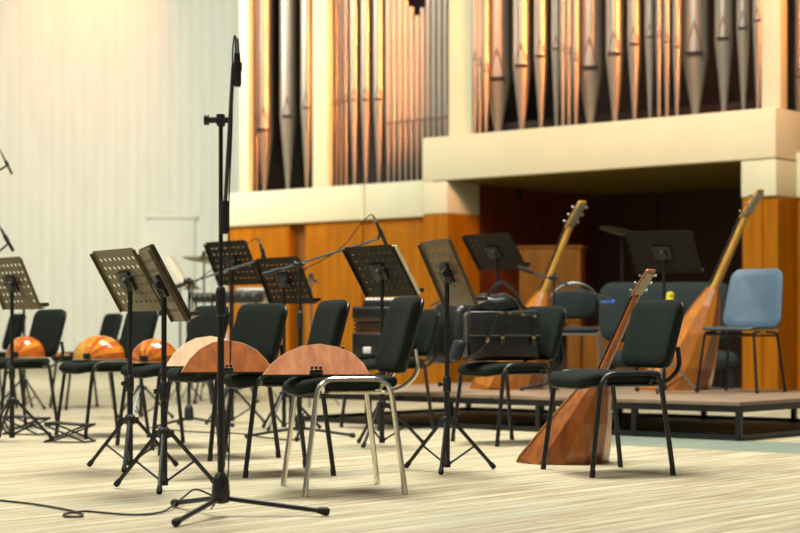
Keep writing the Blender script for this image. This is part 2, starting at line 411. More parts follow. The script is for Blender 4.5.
for i in range(11):
    px = 388.5+5.75*i
    top = {3: -6, 4: 7, 5: 16, 6: 8, 7: -6}.get(i)
    organ_pipe(px, 5.75, 123.5-.6*i, .66, zt, 'slim organ pipe in the close-set row of eleven, ' + ['leftmost', 'second from its left', 'third from its left', 'fourth from its left', 'left of the shortest', 'the shortest one', 'right of the shortest', 'fourth from its right', 'third from its right', 'second from its right', 'rightmost'][i], 'close-set row of slim organ pipes', top=top, slim=True)
organ_pipe(799, 9, 78, .85, zr, 'organ pipe at the right edge beyond the cream post', None)

# ------------------------------------------------------------------ stage riser
C0 = Vector((2.078, 11.0)); RW = 3.8; RD = 2.2; RH = .24
riser = empty('stage_riser', (C0.x, C0.y, 0), WROT)     # local -x runs to the left, +y to the wall
tag(riser, 'low grey-brown stage platform on a black metal frame in front of the organ wall', 'platform')
RR = 1.6                                                # continues right of the corner? no: corner post at x=0
for i in range(2):
    a, b = -RW*i/2, -RW*(i+1)/2
    bm = B(); box(bm, ((a+b)/2, RD/2, RH-.0125), (RW/2-.006, RD, .025), None, .003); obj('deck', bm, M['deck'], riser)
bm = B()
for y in (.025, RD-.025):
    box(bm, (-RW/2, y, RH-.045), (RW, .04, .04)); box(bm, (-RW/2, y, .02), (RW, .03, .03))
for x in (-.02, -RW/2, -RW+.02):
    box(bm, (x, RD/2, RH-.045), (.04, RD, .04)); box(bm, (x, RD/2, .02), (.03, RD, .03))
obj('frame', bm, M['blackmetal'], riser)
n = 6
for i in range(n):
    for y in (.025, RD-.025):
        bm = B(); box(bm, (-.02-(RW-.04)*i/(n-1), y, (RH-.06)/2), (.035, .035, RH-.06)); obj('post', bm, M['blackmetal'], riser)

# ------------------------------------------------------------------ chairs
def make_chair(label, metal, fab, group=None):
    root = empty('conference_chair'); tag(root, label, 'chair', group)
    for sy in (1, -1):
        fl_, tp = .27*sy, .25*sy
        P = arc([(.21, fl_, .0), (.15, tp, .478), (0, tp, .478)], .07)
        Q = arc([(-.21, fl_, .0), (-.15, tp, .478), (0, tp, .478)], .07)
        for pp in (P, Q):
            cut = pp[:-1]
            bm = B(); tube(bm, [cut[0]+Vector((0, 0, .012))]+cut[1:], .0115, 10, sx=1.25); lg = obj('leg', bm, metal, root)
            bm = B(); tube(bm, [cut[0], cut[0]+(cut[1]-cut[0]).normalized()*.035], .0128, 10, sx=1.2); obj('foot_cap', bm, metal if metal is M['chrome'] else M['rubber'], lg)
        bm = B(); tube(bm, [P[-2], Q[-2]], .0115, 10, sx=1.25); obj('side_rail', bm, metal, root)
        # backrest bracket
        bm = B(); tube(bm, arc([(.10, .205*sy, .425), (-.20, .205*sy, .425), (-.285, .205*sy, .50), (-.268, .205*sy, .60)], .07), .010, 8, sx=1.5)
        obj('back_bracket', bm, metal, root)
    for x in (.13, -.12):
        bm = B(); tube(bm, [(x, -.252, .455), (x*.95, -.21, .428), (x*.95, .21, .428), (x, .252, .455)], .010, 8); obj('cross_bar', bm, metal, root)
    def ws(c):
        x = c.x; z = c.z + .462
        if x > .08: z -= (x-.08)**2*1.15
        if x < -.12: z += (x+.12)**2*.8
        z -= .006*math.cos(c.y*6)
        return (x+.015, c.y, z)
    bm = B(); pad(bm, .44, .455, .05, .09, .008, ws); seat = obj('seat', bm, fab, root)
    bm = B(); pad(bm, .41, .43, .02, .09, 0, lambda c: (ws(c)[0], c.y, ws(c)[2]-.03)); obj('seat_pan', bm, M['shell'], seat)
    th = R(15)
    def wb(off):
        def f(c):   # c.x -> height, c.y -> width, c.z -> thickness towards sitter
            u = c.x; bow = .32*c.y*c.y
            n = c.z + off + bow
            return (-.252 - math.sin(th)*u + math.cos(th)*n, c.y, .66+math.cos(th)*u + math.sin(th)*n)
        return f
    bm = B(); pad(bm, .335, .465, .042, .065, .006, wb(.0)); br = obj('backrest', bm, fab, root)
    bm = B(); pad(bm, .325, .455, .018, .06, 0, wb(-.024)); obj('back_shell', bm, M['shell'], br)
    return root
used = {}
def chair(x, y, a, label, z=0, kind='black', group=None):
    rz = PI+R(a)
    if kind not in used:
        used[kind] = make_chair(label, M['chrome'] if kind == 'chrome' else M['blackmetal'], M['fabric'])
        c = used[kind]; c.location = (x, y, z); c.rotation_euler = (0, 0, rz)
        if group: c['group'] = group
        return c
    return dup(used[kind], (x, y, z), rz, label, group)
GF = 'upholstered chairs in the front arc'; GB = 'upholstered chairs in the rows behind'
cA = chair(-.244, 7.64, 13, 'black padded chair with chrome legs, in front of all others, carrying a rosy half-dome body', kind='chrome')
cC = chair(-.589, 8.59, 17, 'black padded chair right behind the chrome-legged one, under the chestnut body', group=GF)
cD = chair(-.974, 9.67, 36, 'black padded chair under the pale wood instrument body', group=GF)
cI = chair(-1.353, 10.5, 30, 'black padded chair under the small striped bowl, behind the folder stand', group=GF)
cG = chair(-1.904, 11.5, 30, 'black padded chair under the orange and yellow bowl by the folding footrest', group=GF)
cF = chair(-2.666, 12.4, 35, 'leftmost black padded chair, with an orange bowl and the left edge music stand', group=GF)
cJ = chair(gx(82, 15.6), 15.6, 25, 'black padded chair in the second row near the white wall, empty seat', group=GB)
cJ2 = chair(gx(-14, 15.8), 15.8, 25, 'black padded chair cut by the left edge in the second row', group=GB)
cK = chair(-.093, 12.42, 30, 'black padded chair holding the button accordion beside the platform', group=GB)
cB = chair(.63, 10.82, 27, 'black padded chair holding the big leather bag', group=GB)
cM = chair(.988, 8.6, 20, 'black padded chair at the right with empty seat, bass instrument leaning behind it', group=GF)

# blue shell chair
def blue_chair():
    root = empty('plastic_chair'); tag(root, 'blue plastic backed chair with dark seat on the platform by the pilaster', 'chair')
    for sy in (1, -1):
        for sx in (1, -1):
            bm = B(); tube(bm, arc([(.22*sx, .235*sy, 0), (.18*sx, .19*sy, .42), (.06*sx, .17*sy, .425)], .03), .0105, 8)
            lg = obj('leg', bm, M['blackmetal'], root)
            bm = B(); tube(bm, [(.22*sx, .235*sy, 0), (.2185*sx, .2335*sy, .02)], .014, 8); obj('foot_cap', bm, M['rubber'], lg)
    bm = B(); tube(bm, [(-.19, -.19, .40), (-.19, .19, .40)], .008, 8); tube(bm, [(.17, -.19, .41), (.17, .19, .41)], .008, 8); obj('cross_bar', bm, M['blackmetal'], root)
    def ws(c): return (c.x+.01, c.y, c.z+.445-.5*max(0, c.x-.1)**2+.25*c.y*c.y)
    bm = B(); pad(bm, .42, .44, .022, .07, 0, ws); obj('seat', bm, M['darkseat'], root)
    th = R(14)
    def wb(c):
        n = c.z+.55*c.y*c.y; u = c.x
        wf = 1-.13*(u+.2)/.4
        return (-.235-math.sin(th)*u+math.cos(th)*n, c.y*wf, .665+math.cos(th)*u+math.sin(th)*n)
    bm = B(); pad(bm, .44, .47, .018, .08, 0, wb); obj('backrest', bm, M['blue'], root)
    return root
bc = blue_chair(); bc.location = (gx(741, 12.8), 12.8, RH); bc.rotation_euler = (0, 0, PI+R(52))

# hoop backed chair
root = empty('hoop_back_chair', (gx(573, 13.55), 13.55, RH), PI+R(82))
tag(root, 'grey chair with a curved metal hoop over its padded back, on the platform', 'chair')
bm = B()
hoop = [(-.20, -.2, .36)]+[(-.21-.03*math.sin(a), -.2*math.cos(a), .60+.2*math.sin(a)) for a in [PI*i/14 for i in range(15)]]+[(-.20, .2, .36)]
tube(bm, hoop, .0095, 8); obj('back_hoop', bm, M['boom'], root)
bm = B(); pad(bm, .22, .34, .03, .09, .004, lambda c: (-.215+c.z, c.y, .635+c.x)); obj('backrest', bm, M['fabric_grey'], root)
bm = B(); pad(bm, .38, .38, .04, .08, .006, lambda c: (c.x, c.y, .44+c.z)); obj('seat', bm, M['fabric_grey'], root)
bm = B(); tube(bm, [(-.2, -.2, .42), (.18, -.2, .41), (.18, .2, .41), (-.2, .2, .42)], .010, 8); obj('seat_frame', bm, M['steel'], root)
for sx in (1, -1):
    for sy in (1, -1):
        bm = B(); tube(bm, [(.18*sx, .2*sy, .41), (.22*sx, .21*sy, .006)], .010, 8); obj('leg', bm, M['steel'], root)

# ------------------------------------------------------------------ music stands
def desk_mesh(W=.50, H=.34, rows=6, cols=8, lo=.32, hi=.66):
    """perforated plate in XY plane: x across, y up; real slots"""
    bm = B(); mx, my = .035, .028
    us = [-W/2]; holes_u = []
    cw = (W-2*mx)/cols
    for c in range(cols):
        a = -W/2+mx+c*cw; us += [a+cw*.28, a+cw*.66]
    us.append(W/2)
    vs = [0]; ch = (H-2*my)/rows
    for r in range(rows):
        a = my+r*ch; vs += [a+ch*lo, a+ch*hi]
    vs.append(H)
    g = []
    for j, v in enumerate(vs):
        row = []
        for i, u in enumerate(us):
            off = 0
            if 0 < i < len(us)-1 and 0 < j < len(vs)-1: off = -.004 if j % 2 == 1 else .004
            cy = v; cx = u+off
            # clipped upper corners
            if j == len(vs)-1 and i in (0, len(us)-1): cx *= .93
            row.append(bm.verts.new((cx, cy, 0)))
        g.append(row)
    for j in range(len(vs)-1):
        for i in range(len(us)-1):
            if i % 2 == 1 and j % 2 == 1: continue
            bm.faces.new((g[j][i], g[j][i+1], g[j+1][i+1], g[j+1][i]))
    ext = bmesh.ops.extrude_face_region(bm, geom=bm.faces[:])
    bmesh.ops.translate(bm, verts=[v for v in ext['geom'] if isinstance(v, bmesh.types.BMVert)], vec=(0, 0, -.0022))
    return bm
def make_stand(label, dm, zc=.94, tilt=66, legs_mat=None, rad=.25, zcol=.25, spin=0, group='perforated music stands'):
    lm = legs_mat or M['blackmetal']
    root = empty('music_stand'); tag(root, label, 'music stand', group)
    zd = zc-.16
    bm = B(); tube(bm, [(0, 0, .03), (0, 0, .44)], .0145, 12); obj('lower_pole', bm, M['blackmetal'], root)
    bm = B(); tube(bm, [(0, 0, .42), (0, 0, zc-.02)], .0115, 12); obj('upper_pole', bm, M['blackmetal'], root)
    bm = B(); lathe(bm, [(.015, .38), (.0195, .385), (.0195, .45), (.013, .46)], n=14); cl = obj('height_collar', bm, M['shell'], root)
    bm = B(); tube(bm, [(.015, 0, .42), (.035, .0, .42)], .005, 8); lathe(bm, [(.010, -.008), (.012, 0), (.010, .008)], (.036, 0, .42), 10, Matrix.Rotation(PI/2, 4, 'Y')); obj('knob', bm, M['shell'], cl)
    bm = B(); lathe(bm, [(.017, zcol-.03), (.026, zcol-.025), (.026, zcol+.01), (.017, zcol+.02)], n=14)
    for k in range(3):
        a = spin+2*PI*k/3; box(bm, (.028*math.cos(a), .028*math.sin(a), zcol-.01), (.03, .018, .03), a)
    obj('tripod_collar', bm, M['shell'], root)
    bm = B(); lathe(bm, [(.0, .02), (.018, .022), (.018, .05), (.015, .055)], n=12); obj('pole_cap', bm, M['shell'], root)
    for k in range(3):
        a = spin+2*PI*k/3; c, s_ = math.cos(a), math.sin(a)
        p0 = Vector((.035*c, .035*s_, zcol-.01)); p1 = Vector((rad*c, rad*s_, .013))
        bm = B(); tube(bm, [p0, p1], .0095, 8); lg = obj('leg', bm, lm, root)
        bm = B(); tube(bm, [p1+(p0-p1)*.10, p1+(p0-p1)*.03, p1], [.0115, .0135, .012], 10); obj('foot_cap', bm, M['rubber'], lg)
        m_ = p0+(p1-p0)*.52
        bm = B(); tube(bm, [(.014*c, .014*s_, .04), m_], .0055, 6); obj('brace', bm, M['blackmetal'], root)
    # desk, tilted: top leans to +x (away from the player)
    T = Matrix.Translation((-.075, 0, zd)) @ Matrix.Rotation(R(-90), 4, 'Z') @ Matrix.Rotation(R(tilt), 4, 'X')
    bm = desk_mesh(lo=.40, hi=.56) if dm is M['deskblack'] else desk_mesh(); box(bm, (0, -.002, .026), (.50, .0025, .055)); box(bm, (0, .006, .054), (.50, .018, .002))
    for sx in (1, -1): box(bm, (.249*sx, .165, -.008), (.0025, .33, .018))
    bm.transform(T); obj('desk', bm, dm, root)
    bm = B(); box(bm, (0, .17, -.012), (.13, .10, .014), None, .004); lathe(bm, [(.0, -.04), (.035, -.038), (.045, -.015), (.045, -.008), (.0, -.008)], (0, .16, 0), 16)
    bm.transform(T); br = obj('desk_bracket', bm, M['shell'], root)
    bm = B(); tube(bm, [(.02, -.05, zc-.01), (.02, .05, zc-.01)], .012, 10); lathe(bm, [(.02, -.008), (.024, 0), (.02, .008)], (.02, .062, zc-.01), 12, Matrix.Rotation(PI/2, 4, 'X'))
    tube(bm, [(0, 0, zc-.06), (.0, 0, zc-.01), (.0, 0, zc+.01)], .018, 10)
    obj('tilt_knob', bm, M['shell'], br)
    return root
def stand(px, d, a, label, z=0, **kw):
    dm = kw.pop('dm', M['desk'])
    o = make_stand(label, dm, **kw); o.location = (gx(px, d), d, z); o.rotation_euler = (0, 0, PI+R(a)); return o
s1 = stand(12, 11.0, 38, 'music stand at the left edge with a brown perforated desk, by the leftmost chair', zc=.97, spin=.4)
s2 = stand(24, 15.4, 14, 'farther music stand at the left edge, narrow dark desk showing behind the nearer one', zc=1.02, spin=.2, dm=M['deskblack'])
s3 = stand(130, 8.75, 33, 'music stand left of the folder stand, wide brown desk full of slots, empty', zc=.935, spin=1.03, tilt=60)
s4 = stand(164, 7.62, 14, 'music stand nearest the tall microphone stand, carrying a brown printed folder', zc=.88, spin=1.38, tilt=62)
s5 = stand(232, 13.0, 42, 'black music stand high behind the tall microphone pole, by the orange wall', zc=1.17, dm=M['deskblack'], spin=.1)
s6 = stand(284, 12.2, 40, 'black music stand between two boom microphones, one silver leg', zc=1.02, dm=M['deskblack'], spin=.5, legs_mat=M['blackmetal'])
s7 = stand(382, 10.5, 36, 'dark music stand with a white edged sheet under the boom microphone', zc=1.04, dm=M['deskblack'], spin=.5, tilt=58)
s8 = stand(447, 8.62, 16, 'music stand with a pale brown slotted desk left of the leather bag', zc=.96, spin=1.15)
s9 = stand(497, 14.1, 45, 'black music stand on the platform behind the leather bag', z=RH, zc=1.08, dm=M['deskblack'], spin=.2, legs_mat=M['steel'], tilt=52)
s10 = stand(664, 12.45, 60, 'black music stand on the platform in front of the dark niche', z=RH, zc=1.0, dm=M['deskblack'], spin=.2, legs_mat=M['steel'], tilt=55)
s11 = stand(141, 13.6, 30, 'music stand mostly hidden behind the wide brown desk, silver tripod leg showing', zc=.95, spin=.9, dm=M['deskblack'], legs_mat=M['boom'])

def desk_matrix(so, zc, tilt):
    return Matrix.Translation(so.location) @ Matrix.Rotation(so.rotation_euler[2], 4, 'Z') @ Matrix.Translation((-.075, 0, zc-.16)) @ Matrix.Rotation(R(-90), 4, 'Z') @ Matrix.Rotation(R(tilt), 4, 'X')
# printed folder resting on s4
T = desk_matrix(s4, .88, 62)
bm = B(); box(bm, (-.0, .175, .010), (.46, .345, .012), None, .003); box(bm, (0, .178, .019), (.44, .33, .006)); bm.transform(T)
tag(obj('folder', bm, M['print']), 'brown printed folder on the music stand nearest the tall microphone', 'folder')
T = desk_matrix(s7, 1.04, 58)
bm = B(); box(bm, (-.045, .165, .006), (.46, .325, .006)); bm.transform(T)
tag(obj('sheet_music', bm, M['paper']), 'white sheet music on the dark stand under the boom microphone', 'sheet music')
# ------------------------------------------------------------------ microphone stands
def mic_bm(p, d, L=.15, r=.011):
    d = Vector(d).normalized(); p = Vector(p)
    q = d.to_track_quat('Z', 'Y').to_matrix().to_4x4(); bm = B()
    lathe(bm, [(0, 0), (r*.75, .003), (r*.95, L*.4), (r, L*.45), (r, L-.01), (r*.7, L), (0, L)], p, 14, q); return bm
def mic_stand(label, miclabel, loc, angs, H, boom, mic, rad=.38, lower=.75, hub=.10, legm=None, cable=None, small=1.):
    root = empty('microphone_stand', loc); tag(root, label, 'microphone stand', 'microphone stands')
    lm = legm or M['blackmetal']
    bm = B(); lathe(bm, [(.014, hub-.055), (.030, hub-.05), (.034, hub-.02), (.030, hub+.03), (.018, hub+.055), (.013, hub+.06)], n=16); obj('hub', bm, M['shell'], root)
    for a in angs:
        c, s_ = math.cos(R(a)), math.sin(R(a)); p0 = Vector((.02*c, .02*s_, hub-.035)); p1 = Vector((rad*c, rad*s_, .016))
        bm = B(); tube(bm, [p0, p1], .0095, 10); lg = obj('leg', bm, lm, root)
        bm = B(); tube(bm, [p1+(p0-p1)*.10, p1+(p0-p1)*.04, p1, p1-(p0-p1).normalized()*.008], [.011, .0155, .0155, .010], 12); obj('foot_cap', bm, M['rubber'], lg)
    bm = B(); tube(bm, [(0, 0, hub), (0, 0, lower)], .0125, 12); obj('lower_pole', bm, M['blackmetal'], root)
    bm = B(); lathe(bm, [(.013, lower-.06), (.019, lower-.055), (.019, lower+.03), (.015, lower+.045), (.009, lower+.05)], n=14); obj('height_collar', bm, M['shell'], root)
    bm = B(); tube(bm, [(0, 0, lower), (0, 0, H)], .008, 10); obj('upper_pole', bm, M['blackmetal'], root)
    b0, b1 = [Vector(b) for b in boom]
    q = b0+(b1-b0)*((H-b0.z)/(b1.z-b0.z) if abs(b1.z-b0.z) > .2 else max(0, min(1, -b0.dot(b1-b0)/(b1-b0).length_squared)))
    bm = B(); box(bm, (0, 0, H), (.03, .04, .045), None, .006); tube(bm, [(-.045*small, -.01, H), (.03, -.01, H)], .012, 10)
    tube(bm, [(-.06*small, -.01, H), (-.042*small, -.01, H)], .019, 10); obj('boom_clutch', bm, M['shell'], root)
    bm = B(); tube(bm, [b0, b1], .0075, 10); bo = obj('boom_arm', bm, M['boom'], root)
    bm = B(); tube(bm, [b0-(b1-b0).normalized()*.02, b0+(b1-b0).normalized()*.10], .016, 12); obj('counterweight', bm, M['shell'], bo)
    if mic:
        p, dd, L, rr = mic; p = Vector(p); dd = Vector(dd).normalized()
        m = obj('microphone', mic_bm(p, dd, L, rr), M['brass'] if 'higher' in label else M['shell']); m.location = loc; tag(m, miclabel, 'microphone')
        bm = B(); tube(bm, [p-dd*.05, p-dd*.012, p+dd*.004], [rr*.5, rr*.62, rr*.7], 10); obj('connector', bm, M['steel'], m)
        bm = B(); tube(bm, [b1, p+dd*L*.4], .008, 8); tube(bm, [p+dd*L*.3, p+dd*L*.55], rr*1.25, 12); obj('microphone_clip', bm, M['shell'], root)
    if cable:
        bm = B(); tube(bm, arc(cable, .1, 6), .0032, 6); obj('cable', bm, M['rubber'], root)
    return root
mx0 = Vector((-.655, 6.58))
kk = 6.58/F
mic_stand('tall straight microphone stand nearest the camera with a hanging black microphone', 'black microphone hanging at the top of the tall straight stand', (mx0.x, mx0.y, 0), (0, 252, 123), 1.447,
          [(.014, -.03, 1.05), (.048, -.03, 1.64)], ((.062, -.03, 1.69), (.018, 0, -1), .125, .0145), rad=.39, lower=.79,
          cable=[(.060, -.03, 1.735), (.054, -.035, 1.755), (.046, -.035, 1.70), (.045, -.03, 1.45), (.03, -.03, 1.1), (.04, -.03, .8), (.035, -.03, .3), (.03, -.04, .12), (-.03, -.06, .03)])
dM = 11.3
def rel(px, py, d0, pxc): return (gx(px, d0)-gx(pxc, d0), 0, gz(py, d0))
mic_stand('microphone stand whose boom rises right to a microphone over the white sheet', 'microphone pointing down on the boom over the white sheet', (gx(300, dM), dM, 0), (185, 5, 270), gz(264, dM),
          [rel(266, 274, dM, 300), rel(378, 239, dM, 300)], (rel(376, 222, dM, 300), (.45, 0, -1), .17, .012), rad=.34, lower=.75, small=.6,
          cable=[rel(375, 221, dM, 300), rel(372, 213, dM, 300), rel(360, 224, dM, 300), rel(345, 246, dM, 300), rel(320, 262, dM, 300), rel(301, 270, dM, 300), rel(302, 330, dM, 300), rel(301, 400, dM, 300)])
dM = 12.6
mic_stand('microphone stand behind the chair row, boom reaching right in front of the cymbals', 'microphone on the boom before the orange wood wall, left of centre', (gx(189, dM), dM, 0), (350, 230, 110), gz(281, dM),
          [rel(172, 288, dM, 189), rel(262, 259, dM, 189)], (rel(260, 244, dM, 189), (.35, 0, -1), .13, .012), rad=.32, lower=.7, small=.6,
          cable=[rel(260, 243, dM, 189), rel(256, 238, dM, 189), rel(240, 248, dM, 189), rel(215, 268, dM, 189), rel(191, 284, dM, 189), rel(188, 330, dM, 189)])
dM = 12.0
mic_stand('microphone boom stand at the left edge, only its boom tip and microphone showing', 'microphone at the left edge, lower of the two there', (gx(-40, dM), dM, 0), (180, 300, 60), gz(285, dM),
          [rel(-50, 292, dM, -40), rel(8, 244, dM, -40)], (rel(1, 229, dM, -40), (.5, 0, -.9), .17, .012), rad=.3, lower=.75, small=.6)
dM = 11.5
mic_stand('microphone boom stand off the left edge, higher, with a brass coloured tip', 'slim microphone at the left edge, higher of the two there', (gx(-60, dM), dM, 0), (180, 300, 60), gz(200, dM),
          [rel(-72, 212, dM, -60), rel(8, 165, dM, -60)], (rel(3, 156, dM, -60), (.45, 0, -.9), .13, .009), rad=.3, lower=.95, small=.6)
dM = 13.0
mic_stand('thin black boom stand on the platform left of the hoop-backed chair', '', (gx(554, dM), dM, RH), (200, 320, 80), gz(277, dM)-RH,
          [Vector(rel(520, 268, dM, 554))-Vector((0, 0, RH)), Vector(rel(612, 300, dM, 554))-Vector((0, 0, RH))], None, rad=.26, lower=.55, small=.6)
# floor cable
bm = B()
cp = []
for px, py in ((-30, 498), (0, 502), (30, 505), (55, 509), (75, 513), (84, 516.5), (80, 518.5), (68, 518.5), (62, 516.5), (68, 514.5), (85, 512.5), (105, 514.5), (130, 516.5), (150, 516), (165, 513), (178, 507), (195, 500), (212, 497)):
    d = F*HC/(py-HY); cp.append((gx(px, d), d, .006))
cp[-2] = (cp[-2][0], cp[-2][1], .05); cp[-3] = (cp[-3][0], cp[-3][1], .02)
tube(bm, arc(cp, .2, 3), .0042, 6)
tag(obj('microphone_cable', bm, M['rubber']), 'black cable looping over the boards to the tall microphone stand', 'cable')
for pts, lb in ((((150, 428), (175, 431), (200, 433), (240, 434), (262, 438), (290, 441), (300, 440)), 'dark cable on the boards behind the chair legs'),
            (((520, 425), (600, 424), (660, 432), (700, 434)), 'thin cable along the foot of the platform')):
    cp = []
    for px, py in pts:
        d = F*HC/(py-HY); cp.append((gx(px, d), d, .005))
    bm = B(); tube(bm, arc(cp, .2, 3), .004, 6); tag(obj('floor_cable', bm, M['rubber']), lb, 'cable')

# ------------------------------------------------------------------ stringed instruments lying on chairs
def neck_parts(root, x0, L, z, wood, headw=.05):
    bm = B(); box(bm, (x0+L/2, 0, z+.013), (L, .034, .024), None, .006); nk = obj('neck', bm, wood, root)
    bm = B(); box(bm, (x0+L/2-.02, 0, z-.002), (L+.04, .038, .007)); obj('fretboard', bm, M['rosewood'], nk)
    bm = B(); box(bm, (x0+L+.06, 0, z+.012), (.13, headw, .014), None, .004); hd = obj('headstock', bm, wood, root)
    for i in range(3):
        bm = B(); tube(bm, [(x0+L+.03+.035*i, headw/2, z+.012), (x0+L+.03+.035*i, headw/2+.025, z+.012)], .006, 8); obj('tuning_peg', bm, M['binding'], hd)
def domra(label, Wd, Lb, Hb, loc, rz, cols, group):
    root = empty('domra', loc, rz); tag(root, label, 'string instrument', group)
    bm = B(); n = 11; m = 14; z0 = .016
    rows = []
    for i in range(m+1):
        f = i/m; x = -Lb/2+Lb*f
        # blunt tail, tapering shoulder
        g = (math.sin(PI*min(1, f*1.02+.0))**.62 if 0 < f < .98 else .0)*(1-.28*f) if f > 0 else 0
        g = max(g*1.12, .03)
        rows.append([(x, -Wd/2*g*math.cos(PI*j/n), z0+Hb*g**.8*math.sin(PI*j/n)) for j in range(n+1)])
    for j in range(n):          # each rib its own flat strip with creases
        for i in range(m):
            q = [bm.verts.new(rows[i][j]), bm.verts.new(rows[i][j+1]), bm.verts.new(rows[i+1][j+1]), bm.verts.new(rows[i+1][j])]
            f = bm.faces.new(q); f.material_index = cols[j % len(cols)]
    bmesh.ops.remove_doubles(bm, verts=bm.verts[:], dist=1e-5)
    obj('bowl', bm, [M['orange1'], M['orange2'], M['honey']], root, 12)
    bm = B(); ring = [bm.verts.new((r[0][0], r[0][1], z0)) for r in rows]+[bm.verts.new((r[-1][0], r[-1][1], z0)) for r in rows[::-1]]
    bm.faces.new(ring); ex = bmesh.ops.extrude_face_region(bm, geom=bm.faces[:]); bmesh.ops.translate(bm, verts=[v for v in ex['geom'] if isinstance(v, bmesh.types.BMVert)], vec=(0, 0, -.008)); sb = obj('soundboard', bm, M['spruce'], root)
    bm = B(); box(bm, (-Lb/2-.002, 0, z0+.018), (.02, .045, .035), None, .005); lathe(bm, [(.009, 0), (.007, .02), (0, .024)], (-Lb/2-.01, 0, z0+.02), 10, Matrix.Rotation(-PI/2, 4, 'Y')); obj('tailpiece', bm, M['blackmetal'], root)
    neck_parts(root, Lb/2-.02, .30, .01, M['orange2'])
    return root
def balalaika_flat(label, Wd, Lb, Hb, loc, rz, wood, group):
    """lying face down; flat segment shaped base panel at local -x, neck to +x"""
    root = empty('balalaika', loc, rz); tag(root, label, 'string instrument', group)
    n = 8; z0 = .014
    def sec(x, w_, h_):
        prof = ((-.5, 0), (-.455, .36), (-.36, .68), (-.22, .9), (-.05, 1), (.12, .93), (.27, .72), (.39, .42), (.5, 0))
        lean = .75 if x <= -Lb/2+1e-6 else 0
        return [(x+lean*h_*b, w_*a, z0+h_*b) for a, b in prof]
    secs = [sec(-Lb/2, Wd, Hb), sec(-Lb*.12, Wd*.72, Hb*1.0), sec(Lb*.1, Wd*.5, Hb*.8), sec(Lb*.3, Wd*.3, Hb*.55), sec(Lb/2, Wd*.09, Hb*.22)]
    bm = B(); g = [[bm.verts.new(p) for p in s_] for s_ in secs]
    for a, b in zip(g, g[1:]):
        for j in range(n): bm.faces.new((a[j], a[j+1], b[j+1], b[j]))
    obj('back', bm, wood, root, 8)
    bm = B(); bm.faces.new([bm.verts.new((p[0]-.003, p[1], p[2])) for p in secs[0]]); ex = bmesh.ops.extrude_face_region(bm, geom=bm.faces[:])
    bmesh.ops.translate(bm, verts=[v for v in ex['geom'] if isinstance(v, bmesh.types.BMVert)], vec=(.005, 0, 0)); bp = obj('base_panel', bm, wood, root)
    bm = B(); tube(bm, [Vector(p)+Vector((-.001, 0, 0)) for p in secs[0]], .0014, 6); obj('binding', bm, M['binding'], bp)
    bm = B(); ring = [bm.verts.new((s_[0][0], s_[0][1]*1.03, z0)) for s_ in secs]+[bm.verts.new((s_[-1][0], s_[-1][1]*1.03, z0)) for s_ in secs[::-1]]
    bm.faces.new(ring); ex = bmesh.ops.extrude_face_region(bm, geom=bm.faces[:]); bmesh.ops.translate(bm, verts=[v for v in ex['geom'] if isinstance(v, bmesh.types.BMVert)], vec=(0, 0, -.009)); obj('soundboard', bm, M['rosewood'], root)
    bm = B(); box(bm, (-Lb/2-.008, 0, z0+.010), (.012, .055, .02), None, .003)
    for y in (-.018, 0, .018): lathe(bm, [(.006, 0), (.006, .012), (0, .014)], (-Lb/2-.008, y, z0+.022), 8)
    obj('tailpiece', bm, M['blackmetal'], root)
    neck_parts(root, Lb/2-.03, .28, .008, wood)
    return root
GI = 'bowl-backed instruments lying on chairs'
ZS = .482
def at(px, d, z=ZS): return (gx(px, d), d, z)
balalaika_flat('rosy wooden half-dome instrument body lying on the chrome-legged chair', .44, .34, .125, at(313, 7.62), R(97), M['pinkwood'], GI)
balalaika_flat('chestnut brown half-dome instrument body, middle of the three large ones', .42, .33, .145, at(221, 8.42, .474), R(105), M['brownwood'], GI)
balalaika_flat('pale wooden half-dome instrument body behind the chestnut one', .49, .34, .155, at(204, 9.6, .478), R(110), M['palewood'], GI)
domra('small orange striped bowl-backed instrument on the chair behind the folder stand', .29, .33, .135, at(156, 10.5), R(72), [0, 1, 0, 0, 1], GI)
domra('orange and yellow bowl-backed instrument on the chair by the folding footrest', .36, .36, .152, at(101, 11.5), R(70), [2, 2, 2, 2, 1, 1, 0, 1, 0, 1, 0][::-1], GI)
domra('red-orange bowl-backed instrument on the leftmost chair', .28, .32, .145, at(27, 12.35), R(72), [0, 0, 1, 0], GI)

